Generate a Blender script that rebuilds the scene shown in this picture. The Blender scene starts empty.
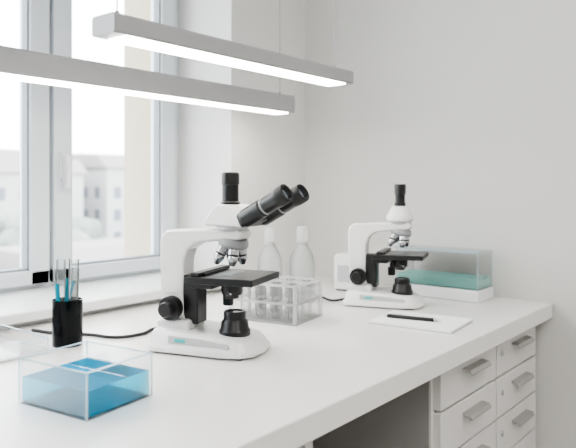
import bpy, bmesh, math, random
from mathutils import Vector, Matrix, Euler
random.seed(4)
S = bpy.context.scene
COL = S.collection
S.view_settings.view_transform = 'AgX'
try: S.view_settings.look = 'AgX - Medium High Contrast'
except Exception: pass

# ------------------------------------------------------------------ materials
def newmat(name):
    m = bpy.data.materials.new(name); m.use_nodes = True
    nt = m.node_tree
    for n in list(nt.nodes): nt.nodes.remove(n)
    out = nt.nodes.new('ShaderNodeOutputMaterial')
    return m, nt, out

def pbr(name, col, rough=0.5, metal=0.0, var=0.03, scale=12.0, bump=0.0, coat=0.0, emis=None, es=0.0):
    m, nt, out = newmat(name)
    b = nt.nodes.new('ShaderNodeBsdfPrincipled')
    b.inputs['Roughness'].default_value = rough
    b.inputs['Metallic'].default_value = metal
    b.inputs['Coat Weight'].default_value = coat
    tc = nt.nodes.new('ShaderNodeTexCoord')
    nz = nt.nodes.new('ShaderNodeTexNoise'); nz.inputs['Scale'].default_value = scale
    nz.inputs['Detail'].default_value = 3
    nt.links.new(tc.outputs['Object'], nz.inputs['Vector'])
    mx = nt.nodes.new('ShaderNodeMix'); mx.data_type = 'RGBA'
    a = [max(0, c*(1-var)) for c in col]; c2 = [min(1, c*(1+var)) for c in col]
    mx.inputs[6].default_value = (*a, 1); mx.inputs[7].default_value = (*c2, 1)
    nt.links.new(nz.outputs['Fac'], mx.inputs[0])
    nt.links.new(mx.outputs[2], b.inputs['Base Color'])
    if bump > 0:
        bp = nt.nodes.new('ShaderNodeBump'); bp.inputs['Strength'].default_value = bump
        n2 = nt.nodes.new('ShaderNodeTexNoise'); n2.inputs['Scale'].default_value = scale*12
        nt.links.new(tc.outputs['Object'], n2.inputs['Vector'])
        nt.links.new(n2.outputs['Fac'], bp.inputs['Height'])
        nt.links.new(bp.outputs['Normal'], b.inputs['Normal'])
    if emis:
        b.inputs['Emission Color'].default_value = (*emis, 1)
        b.inputs['Emission Strength'].default_value = es
    nt.links.new(b.outputs[0], out.inputs[0])
    return m

def clear(name, tint=(1,1,1), refl=0.5, body=0.0, bodycol=(1,1,1), rough=0.03, edge=1.0):
    """thin clear plastic / glass: transparent (denser where seen edge-on) + fresnel reflection + body colour"""
    m, nt, out = newmat(name)
    tr = nt.nodes.new('ShaderNodeBsdfTransparent'); tr.inputs[0].default_value = (*tint, 1)
    if edge < 1.0:
        lf = nt.nodes.new('ShaderNodeLayerWeight'); lf.inputs['Blend'].default_value = 0.35
        mx = nt.nodes.new('ShaderNodeMix'); mx.data_type = 'RGBA'
        mx.inputs[6].default_value = (*tint, 1); mx.inputs[7].default_value = (*[t*edge for t in tint], 1)
        nt.links.new(lf.outputs['Facing'], mx.inputs[0]); nt.links.new(mx.outputs[2], tr.inputs[0])
    gl = nt.nodes.new('ShaderNodeBsdfGlossy'); gl.inputs['Roughness'].default_value = rough
    lw = nt.nodes.new('ShaderNodeLayerWeight'); lw.inputs['Blend'].default_value = 0.25
    mul = nt.nodes.new('ShaderNodeMath'); mul.operation = 'MULTIPLY'; mul.inputs[1].default_value = refl
    nt.links.new(lw.outputs['Fresnel'], mul.inputs[0])
    df = nt.nodes.new('ShaderNodeBsdfDiffuse'); df.inputs[0].default_value = (*bodycol, 1)
    tl = nt.nodes.new('ShaderNodeBsdfTranslucent'); tl.inputs[0].default_value = (*bodycol, 1)
    m0 = nt.nodes.new('ShaderNodeMixShader'); m0.inputs[0].default_value = 0.5
    nt.links.new(df.outputs[0], m0.inputs[1]); nt.links.new(tl.outputs[0], m0.inputs[2])
    m1 = nt.nodes.new('ShaderNodeMixShader'); m1.inputs[0].default_value = body
    nt.links.new(tr.outputs[0], m1.inputs[1]); nt.links.new(m0.outputs[0], m1.inputs[2])
    m2 = nt.nodes.new('ShaderNodeMixShader')
    nt.links.new(mul.outputs[0], m2.inputs[0])
    nt.links.new(m1.outputs[0], m2.inputs[1]); nt.links.new(gl.outputs[0], m2.inputs[2])
    nt.links.new(m2.outputs[0], out.inputs[0])
    return m

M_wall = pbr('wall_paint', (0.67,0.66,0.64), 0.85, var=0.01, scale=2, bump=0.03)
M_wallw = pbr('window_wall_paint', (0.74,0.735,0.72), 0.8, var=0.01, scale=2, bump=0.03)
M_ceil = pbr('ceiling_paint', (0.84,0.84,0.83), 0.9, var=0.01)
M_floor = pbr('floor_vinyl', (0.42,0.41,0.40), 0.5, var=0.08, scale=6)
M_bench = pbr('bench_laminate', (0.82,0.805,0.785), 0.27, var=0.008, scale=5)
M_upvc = pbr('window_frame_white', (0.66,0.71,0.75), 0.35, var=0.01)
M_gask = pbr('window_gasket', (0.28,0.31,0.34), 0.6)
M_sill = pbr('sill_white', (0.78,0.79,0.80), 0.35, var=0.01)
M_ext = pbr('exterior_render_cream', (0.48,0.42,0.31), 0.9, var=0.03)
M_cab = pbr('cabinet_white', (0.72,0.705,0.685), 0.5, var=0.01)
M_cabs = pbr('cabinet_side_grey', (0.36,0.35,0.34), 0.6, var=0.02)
M_hand = pbr('handle_metal', (0.42,0.41,0.40), 0.4, metal=0.5)
M_scope = pbr('scope_enamel_white', (0.80,0.80,0.79), 0.3, var=0.01, coat=0.2)
M_scopeg = pbr('scope_grey', (0.28,0.29,0.30), 0.4)
M_scopel = pbr('scope_light_grey', (0.50,0.51,0.52), 0.4)
M_black = pbr('black_plastic', (0.011,0.011,0.012), 0.33)
M_rubber = pbr('black_rubber', (0.016,0.016,0.016), 0.6)
M_chrome = pbr('chrome', (0.62,0.63,0.65), 0.24, metal=1.0)
M_lens = pbr('lens_glass', (0.04,0.05,0.07), 0.05, coat=1.0)
M_teal = pbr('teal_plastic', (0.0,0.27,0.38), 0.35)
M_tealm = pbr('teal_mark', (0.05,0.45,0.45), 0.4)
M_alu = pbr('lamp_aluminium', (0.38,0.38,0.39), 0.4, metal=0.2)
M_glow = pbr('lamp_diffuser', (0.9,0.9,0.88), 0.5, emis=(1.0,0.94,0.85), es=18)
M_cable = pbr('steel_cable', (0.4,0.4,0.4), 0.4, metal=0.8)
M_paper = pbr('paper', (0.90,0.905,0.91), 0.8, var=0.005)
M_cover = pbr('notepad_board', (0.45,0.45,0.45), 0.8, var=0.01)
M_wplas = pbr('white_plastic', (0.82,0.83,0.83), 0.4, var=0.01)
M_glasswin = clear('window_glass', (0.99,0.995,0.995), 0.25)
M_acr = clear('clear_acrylic', (0.99,0.997,1.0), 0.35, 0.006, (0.9,0.95,1))
M_edge = clear('acrylic_edge', (0.85,0.95,1.0), 0.5, 0.45, (0.85,0.95,1.0))
M_blue = clear('blue_liquid', (0.0,0.83,0.985), 0.04, 0.30, (0.0,0.64,0.86))
M_blue2 = clear('blue_meniscus', (0.0,0.78,0.95), 0.04, 0.30, (0.0,0.58,0.78))
M_tealq = clear('teal_liquid', (0.82,0.98,0.95), 0.15, 0.50, (0.52,0.90,0.84))
M_smoke = clear('smoked_plastic', (0.10,0.14,0.16), 0.7, 0.50, (0.01,0.012,0.014))
M_tube = clear('glass_tube', (0.98,0.99,0.99), 0.8, 0.05, (0.9,0.93,0.94), edge=.58)
M_bottle = clear('translucent_bottle', (0.96,0.97,0.97), 0.8, 0.28, (0.92,0.93,0.93), 0.08, edge=.38)
M_cap = clear('translucent_cap', (0.96,0.97,0.97), 0.7, 0.6, (0.92,0.93,0.93), 0.12, edge=.5)
M_rack = clear('frosted_rack', (0.98,0.98,0.98), 0.4, 0.10, (0.93,0.94,0.94), 0.1)
M_rackf = clear('rack_frame', (0.97,0.97,0.97), 0.7, 0.50, (0.93,0.94,0.94), 0.12, edge=.65)

# ------------------------------------------------------------------ geometry helpers
def empty(name, loc, yaw=0.0, scale=1.0):
    e = bpy.data.objects.new(name, None); COL.objects.link(e)
    e.location = loc; e.rotation_euler = (0,0,math.radians(yaw)); e.scale = (scale,)*3
    e.empty_display_size = 0.05
    return e

def finish(name, bm, mat, parent=None, bevel=0.0, seg=3, smooth=True, mtx=None):
    bmesh.ops.recalc_face_normals(bm, faces=bm.faces)
    if mtx is not None: bmesh.ops.transform(bm, matrix=mtx, verts=bm.verts)
    me = bpy.data.meshes.new(name); bm.to_mesh(me); bm.free()
    o = bpy.data.objects.new(name, me); COL.objects.link(o)
    mats = mat if isinstance(mat, (list,tuple)) else [mat]
    for m in mats: me.materials.append(m)
    if smooth:
        for p in me.polygons: p.use_smooth = True
        try: me.set_sharp_from_angle(angle=math.radians(35))
        except Exception: pass
    if bevel > 0:
        b = o.modifiers.new('bevel', 'BEVEL'); b.width = bevel; b.segments = seg
        b.limit_method = 'ANGLE'; b.angle_limit = math.radians(40); b.harden_normals = True
    if parent: o.parent = parent
    return o

def box(name, lo, hi, mat, parent=None, bevel=0.0, seg=3, mtx=None):
    bm = bmesh.new(); bmesh.ops.create_cube(bm, size=1)
    lo, hi = Vector(lo), Vector(hi)
    for v in bm.verts:
        v.co = Vector(((lo[i]+hi[i])/2 + v.co[i]*(hi[i]-lo[i]) for i in range(3)))
    return finish(name, bm, mat, parent, bevel, seg, bevel > 0, mtx)

def multibox(name, boxes, mat, parent=None, bevel=0.0, seg=2):
    bm = bmesh.new()
    for lo, hi in boxes:
        r = bmesh.ops.create_cube(bm, size=1)
        for v in r['verts']:
            v.co = Vector(((lo[i]+hi[i])/2 + v.co[i]*(hi[i]-lo[i]) for i in range(3)))
    return finish(name, bm, mat, parent, bevel, seg, bevel > 0)

def prism(name, pts, w, mat, parent=None, bevel=0.0, seg=3, mtx=None, yc=0.0, axis='Y'):
    bm = bmesh.new()
    if axis == 'Y':
        vs = [bm.verts.new((p[0], yc-w/2, p[1])) for p in pts]
    else:
        vs = [bm.verts.new((p[0], p[1], yc)) for p in pts]
    f = bm.faces.new(vs)
    r = bmesh.ops.extrude_face_region(bm, geom=[f])
    d = Vector((0, w, 0)) if axis == 'Y' else Vector((0,0,w))
    bmesh.ops.translate(bm, vec=d, verts=[e for e in r['geom'] if isinstance(e, bmesh.types.BMVert)])
    return finish(name, bm, mat, parent, bevel, seg, True, mtx)

def align(p0, p1):
    p0, p1 = Vector(p0), Vector(p1)
    q = (p1-p0).to_track_quat('Z', 'Y')
    return Matrix.Translation(p0) @ q.to_matrix().to_4x4()

def lathe(name, prof, mat, parent=None, mtx=None, n=40, close=True, matidx=None):
    """prof: list of (r,z)"""
    bm = bmesh.new(); rings = []
    for r, z in prof:
        if r <= 1e-6: rings.append([bm.verts.new((0,0,z))])
        else: rings.append([bm.verts.new((r*math.cos(2*math.pi*i/n), r*math.sin(2*math.pi*i/n), z)) for i in range(n)])
    for k, (a, b) in enumerate(zip(rings[:-1], rings[1:])):
        for i in range(n):
            j = (i+1) % n
            if len(a) == 1 and len(b) == 1: continue
            if len(a) == 1: f = bm.faces.new((a[0], b[i], b[j]))
            elif len(b) == 1: f = bm.faces.new((a[i], a[j], b[0]))
            else: f = bm.faces.new((a[i], a[j], b[j], b[i]))
            if matidx: f.material_index = matidx[k]
    if close:
        if len(rings[0]) > 1: bm.faces.new(rings[0][::-1])
        if len(rings[-1]) > 1: bm.faces.new(rings[-1])
    return finish(name, bm, mat, parent, 0, 1, True, mtx)

def rod(name, p0, p1, r, mat, parent=None, r1=None, ch=None, n=32):
    L = (Vector(p1)-Vector(p0)).length
    r1 = r if r1 is None else r1
    c = min(r, r1)*0.12 if ch is None else ch
    return lathe(name, [(0,0),(r-c,0),(r,c),(r1,L-c),(r1-c,L),(0,L)], mat, parent, align(p0,p1), n)

def wire(name, pts, r, mat, parent=None):
    cu = bpy.data.curves.new(name, 'CURVE'); cu.dimensions = '3D'
    cu.bevel_depth = r; cu.bevel_resolution = 4; cu.resolution_u = 12
    sp = cu.splines.new('BEZIER'); sp.bezier_points.add(len(pts)-1)
    for bp, p in zip(sp.bezier_points, pts):
        bp.co = p; bp.handle_left_type = bp.handle_right_type = 'AUTO'
    cu.use_fill_caps = True
    o = bpy.data.objects.new(name, cu); COL.objects.link(o); cu.materials.append(mat)
    if parent: o.parent = parent
    return o

# ------------------------------------------------------------------ room shell
WX, FY = -1.52, 1.97          # window-wall face, far-wall face
OPY0, OPY1, OPZ0, OPZ1 = -1.6, 1.56, 0.915, 2.5
RX, BY, CZ = 3.0, -3.0, 2.8
box('floor', (-2.02, BY-.15, -.1), (RX+.15, FY+.15, 0), M_floor)
box('ceiling', (-2.02, BY-.15, CZ), (RX+.15, FY+.15, CZ+.1), M_ceil)
box('wall_far', (-2.02, FY, 0), (RX+.15, FY+.15, CZ), M_wall)
box('wall_right', (RX, BY, 0), (RX+.15, FY, CZ), M_wall)
box('wall_back', (-2.02, BY-.15, 0), (RX+.15, BY, CZ), M_wall)
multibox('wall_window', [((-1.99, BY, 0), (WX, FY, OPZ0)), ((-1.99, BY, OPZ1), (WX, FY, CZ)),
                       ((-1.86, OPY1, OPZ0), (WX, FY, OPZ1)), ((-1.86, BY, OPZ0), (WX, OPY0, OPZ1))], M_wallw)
multibox('wall_exterior', [((-2.03, 1.50, OPZ0-.1), (-1.861, 2.1, OPZ1+.3)), ((-2.03, BY, OPZ0-.1), (-1.861, OPY0+.05, OPZ1+.3)),
                          ((-2.03, OPY0, OPZ1-.03), (-1.861, 1.5, OPZ1+.3))], M_ext)
box('trim_1', (-2.05, OPY0+.05, .86), (-1.852, 1.50, .93), M_sill, bevel=.004)      # exterior sill
box('window_sill', (-1.80, OPY0, OPZ0), (-1.478, OPY1, .942), M_sill, bevel=.006)

# window_1 : casements
win = empty('window_1', (-1.80, 0, 0))
fx0, fx1 = -.055, .012
mull = [1.045, .53, .0, -.53, -1.06]
edges = [OPY1] + mull + [OPY0]
bx = [((fx0, OPY0, .93), (fx1, OPY1, .965)), ((fx0, OPY0, 2.45), (fx1, OPY1, 2.5)),
      ((fx0, OPY1-.035, .93), (fx1, OPY1, 2.5)), ((fx0, OPY0, .93), (fx1, OPY0+.035, 2.5))]
for m_ in mull: bx.append(((fx0, m_-.02, .93), (fx1-.01, m_+.02, 2.5)))
multibox('outer_frame', bx, M_upvc, win, bevel=.003)
sb, gk, gl = [], [], []
for a, b in zip(edges[:-1], edges[1:]):
    y1 = a - (.03 if a == OPY1 else .006); y0 = b + (.03 if b == OPY0 else .006)
    sx0, sx1 = -.035, .032; w = .062; z0, z1 = .955, 2.46
    sb += [((sx0, y0, z0), (sx1, y1, z0+w-.018)), ((sx0, y0, z1-w), (sx1, y1, z1)),
           ((sx0, y0, z0), (sx1, y0+w, z1)), ((sx0, y1-w, z0), (sx1, y1, z1))]
    g0, g1, h0, h1 = y0+w, y1-w, z0+w-.018, z1-w
    t = .006
    gk += [((-.008, g0, h0), (.022, g0+t, h1)), ((-.008, g1-t, h0), (.022, g1, h1)),
           ((-.008, g0, h0), (.022, g1, h0+t)), ((-.008, g0, h1-t), (.022, g1, h1))]
    gl.append(((-.004, g0, h0), (.004, g1, h1)))
multibox('sash', sb, M_upvc, win, bevel=.005)
multibox('gasket', gk, M_gask, win)
multibox('glass_panes', gl, M_glasswin, win)
hy = 1.083
box('handle_plate', (.030, hy-.013, 1.27), (.040, hy+.013, 1.35), M_sill, win, bevel=.004)
box('handle_grip', (.040, hy-.009, 1.24), (.066, hy+.009, 1.34), M_sill, win, bevel=.006)

# ------------------------------------------------------------------ outside
M_grd = pbr('outside_ground', (0.50,0.51,0.49), 0.9, var=0.1, scale=.2)
M_b1 = pbr('facade_light', (0.46,0.45,0.44), 0.9, var=.05)  # pale facade colours have distance haze painted in
M_b2 = pbr('facade_roof', (0.30,0.28,0.27), 0.9, var=.05)
M_bw = pbr('facade_windows', (0.17,0.19,0.22), 0.4)
M_tree = pbr('tree_leaves', (0.25,0.275,0.245), 0.9, var=.25, scale=1.5)  # leaf green paled, haze put into the colour
M_trunk = pbr('tree_trunk', (0.25,0.2,0.16), .9)
GZ = -7.0
box('ground_outside', (-260, -120, GZ-.2), (-6, 260, GZ), M_grd)
def building(loc, yaw, w, d, h):
    e = empty('apartment_building', loc, yaw)
    box('walls', (-w/2,-d/2,0), (w/2,d/2,h), M_b1, e)
    prism('roof', [(-w/2-.4,h),(w/2+.4,h),(w/2-1.5,h+1.6),(-w/2+1.5,h+1.6)], d+.8, M_b2, e)
    ws = []
    nf = int(h//2.8); nw = int(w//2.4)
    for f in range(nf):
        for i in range(nw):
            x = -w/2+1.2+i*(w-1.2)/nw; z = 1+f*2.8
            ws.append(((x,-d/2-.05,z),(x+1.0,d/2+.05,z+1.4)))
    nd = int(d//2.6)
    for f in range(nf):
        for i in range(nd):
            y = -d/2+1.0+i*(d-1)/nd; z = 1+f*2.8
            ws.append(((-w/2-.05,y,z),(w/2+.05,y+1.0,z+1.4)))
    multibox('windows', ws, M_bw, e)
for (x, y, w, d, h) in [(-72,36,12,14,9.6), (-74,55,14,16,10.4), (-76,14,14,18,10.0), (-100,70,20,20,11.8),
                             (-74,80,14,20,9.8), (-76,-12,14,20,9.2), (-104,40,18,22,12.2), (-29,19.5,7,9,3.6), (-30,8.0,8,7,3.4)]:
    building((x, y, GZ), 0, w, d, h)
bm = bmesh.new(); bt = bmesh.new()
random.seed(12)
for k in range(32):
    x, y = random.uniform(-58,-38), random.uniform(-20, 80)
    hh = random.uniform(4.4, 6.6)
    for j in range(9):
        r = random.uniform(1.0, 1.9)
        m = Matrix.Translation((x+random.uniform(-1.8,1.8), y+random.uniform(-1.8,1.8), GZ+hh-random.uniform(.5,3.6)))
        q = bmesh.ops.create_icosphere(bm, subdivisions=2, radius=r, matrix=m)
        for v in q['verts']: v.co += Vector((random.uniform(-.15,.15),)*3)
    bmesh.ops.create_cone(bt, segments=8, radius1=.22, radius2=.15, depth=hh-1, matrix=Matrix.Translation((x,y,GZ+(hh-1)/2)), cap_ends=True)
tr = empty('trees', (0,0,0))
finish('foliage', bm, M_tree, tr, smooth=False); finish('trunks', bt, M_trunk, tr, smooth=False)

# ------------------------------------------------------------------ bench + cabinet
BZ = 0.90
bench = empty('lab_bench', (0,0,0))
box('worktop', (WX+.001, -1.8, BZ-.044), (-.593, FY-.001, BZ), M_bench, bench, bevel=.003)
box('support_panel', (-1.45, .835, 0), (-.645, .857, BZ-.044), M_cab, bench, bevel=.001)
box('support_panel_end', (-1.45, -1.75, 0), (-.645, -1.728, BZ-.044), M_cab, bench, bevel=.001)
box('back_rail', (-1.50, -1.7, .70), (-1.48, 1.29, BZ-.044), M_cab, bench)

cab = empty('drawer_cabinet', (0,0,0))
CY0, CY1, CM = 1.30, 1.955, 1.637
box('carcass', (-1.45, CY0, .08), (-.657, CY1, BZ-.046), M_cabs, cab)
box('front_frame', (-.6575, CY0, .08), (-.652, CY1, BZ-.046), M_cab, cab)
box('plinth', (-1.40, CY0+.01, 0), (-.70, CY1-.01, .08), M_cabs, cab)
rows = [(.748,.842), (.640,.742), (.532,.634), (.390,.526), (.240,.384), (.095,.234)]
fr, hb = [], []
for z0, z1 in rows:
    for a, b in [(CY0+.012, CM-.003), (CM+.003, CY1-.012)]:
        fr.append(((-.652, a, z0), (-.634, b, z1)))
multibox('drawer_fronts', fr, M_cab, cab, bevel=.002)
for z0, z1 in rows:
    for a, b in [(CY0+.012, CM-.003), (CM+.003, CY1-.012)]:
        yc, zc = (a+b)/2+.01, (z0+z1)/2+.016
        o = prism('handle', [(-.634,zc+.008),(-.614,zc+.006),(-.609,zc-.002),(-.611,zc-.007),(-.614,zc-.005),(-.616,zc+.001),(-.634,zc+.003)],
                  .115, M_hand, cab, bevel=.001, yc=yc)
    rod('lock', (-.634, CM+.035, (z0+z1)/2+.01), (-.630, CM+.035, (z0+z1)/2+.01), .008, M_chrome, cab)

# ------------------------------------------------------------------ linear pendant lamps
def linear_lamp(xn, w, zb, t, y0, y1, hang):
    e = empty('linear_pendant_lamp', (0,0,0))
    xf = xn - w
    prism('housing', [(xn,zb+.004),(xn,zb+t-.004),(xn-.004,zb+t),(xf+.004,zb+t),(xf,zb+t-.004),(xf,zb+.004),(xf+.003,zb),(xn-.003,zb)],
          y1-y0, M_alu, e, yc=(y0+y1)/2)
    box('diffuser', (xf+.005, y0+.03, zb-.004), (xn-.005, y1-.03, zb+.001), M_glow, e, bevel=.001)
    for y in hang:
        rod('cable', (xn-w/2, y, zb+t-.001), (xn-w/2, y, CZ-.02), .0012, M_cable, e, n=8)
        rod('clip', (xn-w/2, y, zb+t-.001), (xn-w/2, y, zb+t+.012), .004, M_alu, e, n=12)
        rod('ceiling_rose', (xn-w/2, y, CZ-.02), (xn-w/2, y, CZ), .03, M_alu, e)
linear_lamp(-.935, .066, 1.25+.266, .035, .670, 1.42, (.70, 1.38))
linear_lamp(-1.34, .066, 1.25+.241, .058, .30, 1.68, (.40, 1.64))

# added fill lights out of view, shaped as ceiling panels
M_panel = pbr('fill_panel_glow', (.9,.9,.9), .5, emis=(1,.97,.93), es=11.5)
for (x, y) in [(.7, .7), (.7, -1.2), (2.1, -.3)]:
    e = empty('fill_light_panel', (x, y, CZ))
    box('frame', (-.62,-.32,-.03), (.62,.32,0), M_sill, e, bevel=.004)
    box('panel', (-.59,-.29,-.034), (.59,.29,-.029), M_panel, e)

# ------------------------------------------------------------------ microscopes
def microscope(loc, yaw, scale=1.0, binocular=True):
    e = empty('microscope', loc, yaw, scale)
    def outline(g, z):
        P = [(-.116,-.064),(-.104,-.073),(.060,-.076),(.100,-.068),(.120,-.046),(.126,0),(.120,.046),(.100,.068),(.060,.076),(-.104,.073),(-.116,.064),(-.119,0)]
        return [(x*g, y*g, z(x)) for x, y in P]
    bm = bmesh.new(); rings = []
    sl = lambda k: (lambda x: k[0] - k[1]*max(0, x+.01))
    tiers = [(1.0, lambda x: .004), (1.005, lambda x: .010), (.99, sl((.017,.01))), (.945, sl((.022,.015))), (.915, sl((.040,.10))), (.885, sl((.047,.12))), (.83, sl((.050,.12)))]
    for g, zf in tiers: rings.append([bm.verts.new(c) for c in outline(g, zf)])
    n = len(rings[0])
    for a, b in zip(rings[:-1], rings[1:]):
        for i in range(n): bm.faces.new((a[i], a[(i+1)%n], b[(i+1)%n], b[i]))
    bm.faces.new(rings[0][::-1]); bm.faces.new(rings[-1])
    finish('base', bm, M_scope, e, bevel=.002, seg=2)
    box('rubber_feet', (-.100,-.060,0), (.100,.060,.006), M_rubber, e, bevel=.001)
    for s in (-1, 1):
        prism('base_trim', [(-.060,.0245),(.078,.0225),(.074,.0310),(.010,.0370),(-.060,.0390)], .006, M_scopel, e, bevel=.0008, yc=s*.0690)
    box('mark_plate', (-.045,-.0728,.0275), (-.020,-.066,.0345), M_tealm, e)
    box('rear_pedestal', (-.108,-.042,.040), (-.030,.042,.066), M_scope, e, bevel=.010)
    arm = [(-.098,.040),(-.104,.085),(-.108,.15),(-.109,.225),(-.105,.243),(-.092,.253),(-.02,.257),(.072,.259),(.086,.256),(.088,.243),(.078,.236),(.02,.232),(-.022,.226),(-.042,.212),(-.050,.19),(-.052,.12),(-.050,.075),(-.040,.045)]
    prism('arm', arm, .052, M_scope, e, bevel=.007, seg=4)
    for s in (-1, 1):
        prism('arm_panel', [(-.090,.120),(-.094,.205),(-.086,.222),(-.070,.222),(-.062,.200),(-.062,.120)], .0016, M_scope, e, bevel=.0006, yc=s*.0262)
    rod('head_ring', (.052,0,.254), (.052,0,.266), .034, M_scopel, e)
    box('focus_block', (-.058,-.022,.055), (-.018,.022,.158), M_black, e, bevel=.003)
    box('stage_bracket', (-.03,-.030,.132), (.02,.030,.150), M_black, e, bevel=.003)
    for s in (-1, 1):
        c = (-.072, s*.020, .090)
        m = align(c, (c[0], s*.1, c[2]))
        prof = [(0,0),(.016,0),(.016,.010),(.0245,.011),(.0255,.013),(.0255,.028),(.0245,.030),(.016,.030),(.0155,.032),(.0155,.046),(.0145,.048),(0,.048)]
        lathe('focus_knob', prof, M_black, e, m, 48)
        lathe('focus_ring', [(.0262,.019),(.0262,.022)], M_rubber, e, m, 48, close=False)
    box('stage', (-.020,-.075,.149), (.130,.075,.163), M_black, e, bevel=.002)
    box('stage_slider', (-.010,-.070,.163), (.010,.080,.171), M_black, e, bevel=.002)
    box('slide_holder', (.006,-.050,.163), (.014,.050,.168), M_black, e, bevel=.001)
    box('glass_slide', (.038,-.036,.163), (.064,.036,.1645), M_edge, e)
    rod('stage_control_rod', (.015,.058,.10), (.015,.058,.155), .006, M_black, e)
    rod('stage_control_knob', (.015,.058,.085), (.015,.058,.112), .012, M_black, e)
    lathe('condenser', [(0,.112),(.014,.112),(.015,.118),(.021,.120),(.023,.126),(.023,.140),(.020,.144),(.018,.150),(0,.150)], M_black, e, Matrix.Translation((.052,0,0)), 40)
    rod('condenser_lever', (.052,-.02,.130), (.070,-.045,.128), .002, M_chrome, e, n=10)
    lathe('illuminator', [(0,.036),(.033,.036),(.033,.046),(.030,.050),(.028,.064),(.0235,.070),(.0235,.083),(.022,.086),(.018,.086),(.017,.084),(0,.084)],
          [M_black, M_lens], e, Matrix.Translation((.058,0,0)), 48, matidx=[0]*9+[1])
    tc = Vector((.056,0,.233)); ax = Vector((-.22,0.06,-1)).normalized()
    m = align(tc-ax*.006, tc+ax*.02)
    lathe('nosepiece', [(0,0),(.028,0),(.031,.004),(.033,.012),(.031,.017),(.022,.022),(0,.024)], [M_scopeg], e, m, 40)
    prof = lambda L: [(0,0),(.0112,0),(.0118,.002),(.0118,L*.40),(.0108,L*.43),(.0108,L*.50),(.0112,L*.52),(.0112,L*.66),(.0080,L*.84),(.0055,L*.98),(.0040,L),(0,L)]
    for k, (az, L) in enumerate([(35,.040),(125,.036),(215,.046),(305,.040)]):
        a = math.radians(az)
        side = Vector((math.cos(a), math.sin(a), 0)); side = (side - ax*side.dot(ax)).normalized()
        d = (ax*math.cos(math.radians(17)) + side*math.sin(math.radians(17))).normalized()
        p = tc + ax*.010 + side*.0165
        lathe('objective', prof(L), [M_chrome, M_black], e, align(p, p+d), 32, matidx=[0,0,0,0,1,0,0,0,0,0,0])
    H = Matrix.Translation((.052,0,0)) @ Matrix.Rotation(math.radians(-14),4,'Z')
    if binocular:
        hp = [(-.048,.264),(.050,.264),(.062,.276),(.054,.292),(.024,.309),(-.016,.310),(-.026,.304),(-.050,.274)]
        prism('head', hp, .070, M_scope, e, bevel=.007, seg=4, mtx=H)
        rod('tube_collar', (.048,0,.305), (.048,0,.316), .0205, M_black, e)
        lathe('camera_tube', [(0,.312),(.0175,.312),(.0175,.350),(.0190,.352),(.0190,.372),(.0182,.375),(.015,.377),(0,.377)], M_black, e, Matrix.Translation((.048,0,0)), 40)
        b0 = Vector((.045,0,.275)); dr = Vector((.87,0,.46)).normalized()
        R = Matrix.Rotation(-math.atan2(dr.z, dr.x), 4, 'Y')
        box('binocular_housing', (0,-.040,-.014), (.036,.040,.016), M_black, e, bevel=.007, seg=4, mtx=H @ Matrix.Translation(b0) @ R)
        for s in (-1, 1):
            q0 = b0 + Vector((0, s*.029, 0)) + dr*.014
            prof = [(0,0),(.0180,0),(.0190,.003),(.0190,.050),(.0165,.053),(.0165,.058),(.0178,.060),(.0178,.086),(.0190,.088),(.0195,.098),(.0195,.112),(.0185,.1155),(.0140,.1155),(.0120,.110),(0,.109)]
            lathe('eyepiece_tube', prof, [M_black, M_lens, M_rubber], e, H @ align(q0, q0+dr), 40, matidx=[0]*9+[2]*4+[1])
            lathe('eyepiece_band', [(.0170,.0535),(.0172,.0545),(.0172,.0570),(.0170,.0580)], M_scopeg, e, H @ align(q0, q0+dr), 40, close=False)
    else:
        lathe('head', [(0,.262),(.037,.262),(.042,.266),(.042,.277),(.039,.283),(.027,.306),(.024,.309),(0,.309)], M_scope, e, Matrix.Translation((.052,0,0)), 48)
        rod('tube_collar', (.052,0,.307), (.052,0,.320), .0175, M_black, e)
        lathe('eyepiece_tube', [(0,.312),(.0150,.312),(.0150,.344),(.0175,.347),(.0180,.374),(.0170,.377),(.013,.377),(.011,.373),(0,.372)], M_black, e, Matrix.Translation((.052,0,0)), 40)
    return e

microscope((-.9936, .955, BZ), 19, 1.0, True)
microscope((-.970, 1.632, BZ), 20, .935, False)

pc = empty('power_cable', (0,0,0))
z = BZ+.0040
wire('cord', [(-1.44,.80,z),(-1.36,.82,z),(-1.29,.86,z),(-1.22,.885,z),(-1.205,.94,z),(-1.22,1.0,z),(-1.15,1.00,z),(-1.09,.935,BZ+.016)], .0037, M_rubber, pc)
pc2 = empty('power_cable', (0,0,0))
wire('cord', [(-1.07,1.585,BZ+.012),(-1.11,1.575,z),(-1.17,1.60,z),(-1.24,1.615,z),(-1.34,1.66,z),(-1.47,1.75,z)], .0035, M_rubber, pc2)

# ------------------------------------------------------------------ open box helper
def open_tank(e, w, d, h, t, mat, emat, z0=0.0, s=.0012):
    multibox('tank_walls', [((-w/2,-d/2,z0),(w/2,-d/2+t,z0+h)), ((-w/2,d/2-t,z0),(w/2,d/2,z0+h)),
                            ((-w/2,-d/2+t,z0),(-w/2+t,d/2-t,z0+h)), ((w/2-t,-d/2+t,z0),(w/2,d/2-t,z0+h)),
                            ((-w/2+t,-d/2+t,z0),(w/2-t,d/2-t,z0+t))], mat, e)
    bx = []
    for sx in (-1,1):
        for sy in (-1,1):
            cx, cy = sx*(w/2-s/2+.0004), sy*(d/2-s/2+.0004)
            bx.append(((cx-s, cy-s, z0), (cx+s, cy+s, z0+h)))
    for sy in (-1,1):
        cy = sy*(d/2-t/2); bx.append(((-w/2, cy-t/2-.0003, z0+h-.001), (w/2, cy+t/2+.0003, z0+h+.001)))
    for sx in (-1,1):
        cx = sx*(w/2-t/2); bx.append(((cx-t/2-.0003, -d/2, z0+h-.001), (cx+t/2+.0003, d/2, z0+h+.001)))
    multibox('tank_edges', bx, emat, e)

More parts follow.
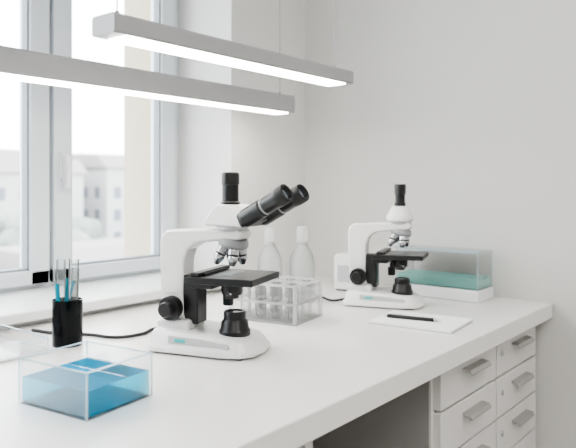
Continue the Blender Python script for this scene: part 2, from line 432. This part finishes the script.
# blue liquid staining dish
dish = empty('glass_staining_tray', (-.917, .604, BZ), 8)
open_tank(dish, .156, .138, .071, .003, M_acr, M_edge)
box('blue_liquid', (-.0745,-.0655,.0032), (.0745,.0655,.042), M_blue, dish)
box('liquid_surface', (-.0745,-.0655,.0421), (.0745,.0655,.0425), M_blue2, dish)
box('divider', (-.0745,.018,.0426), (.0745,.0205,.064), M_acr, dish)

# pen cup
cup = empty('pipette_cup', (-1.262, .783, BZ))
lathe('cup', [(0,0),(.031,0),(.032,.002),(.032,.100),(.0295,.100),(.0295,.004),(0,.004)], M_smoke, cup, n=48)
def tt(x, y, tx, ty, L, r=.0085):
    m = align((x,y,.006), (x+tx, y+ty, .006+.15))
    lathe('glass_tube', [(0,0),(r*.6,.002),(r,.008),(r,L-.002),(r*1.15,L),(r*.92,L),(r*.88,.01),(0,.004)], M_tube, cup, m, 24)
tt(-.017,-.004,-.002,.0, .180, .0100); tt(.016,.002,.005,.0,.184, .0110); tt(-.002,.014,.004,.004,.162)
rod('teal_pipette', (.016,-.014,.006), (-.022,.012,.142), .0042, M_teal, cup)
rod('teal_pen', (.006,-.020,.006), (-.016,-.016,.134), .0048, M_teal, cup)
rod('teal_pipette_small', (-.010,-.018,.006), (.014,.006,.140), .0034, M_teal, cup)

# shallow glass tray by the sill
cs = empty('shallow_glass_tray', (-1.338, .58, BZ), 0)
box('tray_base', (-.105,-.14,0), (.105,.14,.006), M_wplas, cs, bevel=.002)
open_tank(cs, .21, .28, .026, .004, M_rack, M_edge, .0061)

# ------------------------------------------------------------------ rack + bottles
rack = empty('tube_rack', (-1.099, 1.297, BZ), 10)
w, d, h = .20, .15, .10
bx = [((-w/2,-d/2,0),(w/2,d/2,.006))]
for zz in (.048, .094):
    t = .005
    bx += [((-w/2,-d/2,zz),(w/2,-d/2+.010,zz+t)), ((-w/2,d/2-.010,zz),(w/2,d/2,zz+t)),
           ((-w/2,-d/2+.010,zz),(-w/2+.010,d/2-.010,zz+t)), ((w/2-.010,-d/2+.010,zz),(w/2,d/2-.010,zz+t))]
    for k in range(1,4): 
        xx = -w/2+.006+k*(w-.012)/4
        bx.append(((xx-.003,-d/2+.010,zz),(xx+.003,d/2-.010,zz+t)))
    bx.append(((-w/2+.010,-.003,zz),(w/2-.010,.003,zz+t)))
for sx in (-1,1):
    for sy in (-1,1):
        bx.append(((sx*(w/2-.004)-.004, sy*(d/2-.004)-.004, .006), (sx*(w/2-.004)+.004, sy*(d/2-.004)+.004, h)))
multibox('rack_frame', bx, M_rackf, rack)
multibox('side_panels', [((-w/2+.010,-d/2+.002,.012),(w/2-.010,-d/2+.004,.092)), ((w/2-.004,-d/2+.010,.012),(w/2-.002,d/2-.010,.092))], M_rack, rack)
for i in range(4):
    for j in range(2):
        x = -w/2+.028+i*(w-.056)/3; y = -.036+j*.072
        lathe('vial', [(0,.007),(.012,.007),(.014,.012),(.014,.080),(.011,.086),(.011,.098),(0.0095,.098),(.0095,.012),(0,.010)], M_tube, rack, Matrix.Translation((x,y,0)), 24)

def wash_bottle(loc, s=1.0):
    e = empty('wash_bottle', loc, 0, s)
    lathe('bottle', [(0,0),(.034,0),(.037,.003),(.037,.115),(.035,.130),(.026,.150),(.018,.163),(.015,.170),(.014,.178),(0,.178)], M_bottle, e, n=48)
    lathe('cap', [(0,.1785),(.0165,.1785),(.0170,.180),(.0168,.206),(.0155,.216),(.011,.221),(0,.222)], M_cap, e, n=32)
    lathe('cap_ring', [(.0172,.171),(.0182,.172),(.0182,.177),(.0172,.178)], M_cap, e, n=32)
wash_bottle((-1.185, 1.520, BZ), 1.02)
wash_bottle((-1.270, 1.470, BZ), 1.0)

dev = empty('power_supply_box', (-1.185, 1.80, BZ), 12)
prism('housing', [(-.055,.004),(.055,.004),(.055,.085),(.030,.118),(-.045,.122),(-.055,.112)], .085, M_wplas, dev, bevel=.007, seg=4)
box('feet', (-.048,-.036,0), (.048,.036,.005), M_rubber, dev)
box('front_panel', (-.040,-.0436,.030), (.040,-.0424,.085), M_scopel, dev, bevel=.0004)
rod('dial', (.018,-.0430,.058), (.018,-.052,.058), .011, M_wplas, dev)

# ------------------------------------------------------------------ far tank
tank = empty('glass_water_bath', (-.900, 1.880, BZ))
box('bath_base', (-.14,-.06,0), (.14,.06,.036), M_wplas, tank, bevel=.005)
open_tank(tank, .272, .112, .110, .003, M_acr, M_edge, .0362)
box('teal_liquid', (-.1325,-.0525,.0394), (.1325,.0525,.068), M_tealq, tank)
box('bath_lid', (-.138,-.058,.1474), (.138,.058,.152), M_acr, tank, bevel=.001)
box('lid_rim', (-.138,-.059,.1460), (.138,-.056,.1535), M_edge, tank)

# ------------------------------------------------------------------ notebook + pen
nb = empty('notepad', (-.77, 1.478, BZ), 6)
box('backing_board', (-.109,-.083,0), (.109,.083,.0018), M_cover, nb)
box('pages', (-.108,-.082,.0018), (.108,.082,.0068), M_paper, nb, bevel=.0005)
box('top_sheet', (-.107,-.081,.0069), (.107,.081,.0074), M_paper, nb, mtx=Matrix.Rotation(math.radians(1),4,'Z'))
pen = empty('ballpoint_pen', (-.785, 1.462, BZ+.0121), 12)
rod('barrel', (-.066,0,0), (.056,0,0), .0048, M_black, pen)
rod('grip', (.056,0,0), (.074,0,0), .0045, M_chrome, pen, r1=.0012)
rod('button', (-.074,0,0), (-.066,0,0), .0025, M_chrome, pen)
box('clip', (-.058,-.0012,.0045), (-.02,.0012,.0062), M_chrome, pen)

# ------------------------------------------------------------------ lights
W = bpy.data.worlds.new('sky'); S.world = W; W.use_nodes = True
nt = W.node_tree; bg = nt.nodes['Background']
tcn = nt.nodes.new('ShaderNodeTexCoord'); sep = nt.nodes.new('ShaderNodeSeparateXYZ')
rmp = nt.nodes.new('ShaderNodeValToRGB')
rmp.color_ramp.elements[0].position = 0.0; rmp.color_ramp.elements[0].color = (.95,.97,.98,1)
rmp.color_ramp.elements[1].position = 1.0; rmp.color_ramp.elements[1].color = (.85,.91,1.0,1)
nt.links.new(tcn.outputs['Generated'], sep.inputs[0]); nt.links.new(sep.outputs['Z'], rmp.inputs[0])
nt.links.new(rmp.outputs[0], bg.inputs['Color'])
bg.inputs['Strength'].default_value = 8.8

L = bpy.data.lights.new('window_portal', 'AREA'); L.shape = 'RECTANGLE'
L.size = OPY1-OPY0; L.size_y = OPZ1-OPZ0
L.cycles.is_portal = True
lo = bpy.data.objects.new('window_portal', L); COL.objects.link(lo)
lo.location = (-1.88, (OPY0+OPY1)/2, (OPZ0+OPZ1)/2)
M = Matrix(((0,0,-1),(1,0,0),(0,-1,0)))
lo.rotation_euler = M.to_euler()

# ------------------------------------------------------------------ camera
cam = bpy.data.cameras.new('camera'); co = bpy.data.objects.new('camera', cam); COL.objects.link(co)
co.location = (0, 0, 1.25)
co.rotation_euler = (math.radians(90), 0, math.radians(39.2))
cam.sensor_width = 36; cam.lens = 641/576*36; cam.shift_y = -39/576
cam.dof.use_dof = True; cam.dof.focus_distance = 1.36; cam.dof.aperture_fstop = 4.0
cam.clip_start = .02; cam.clip_end = 600
S.camera = co
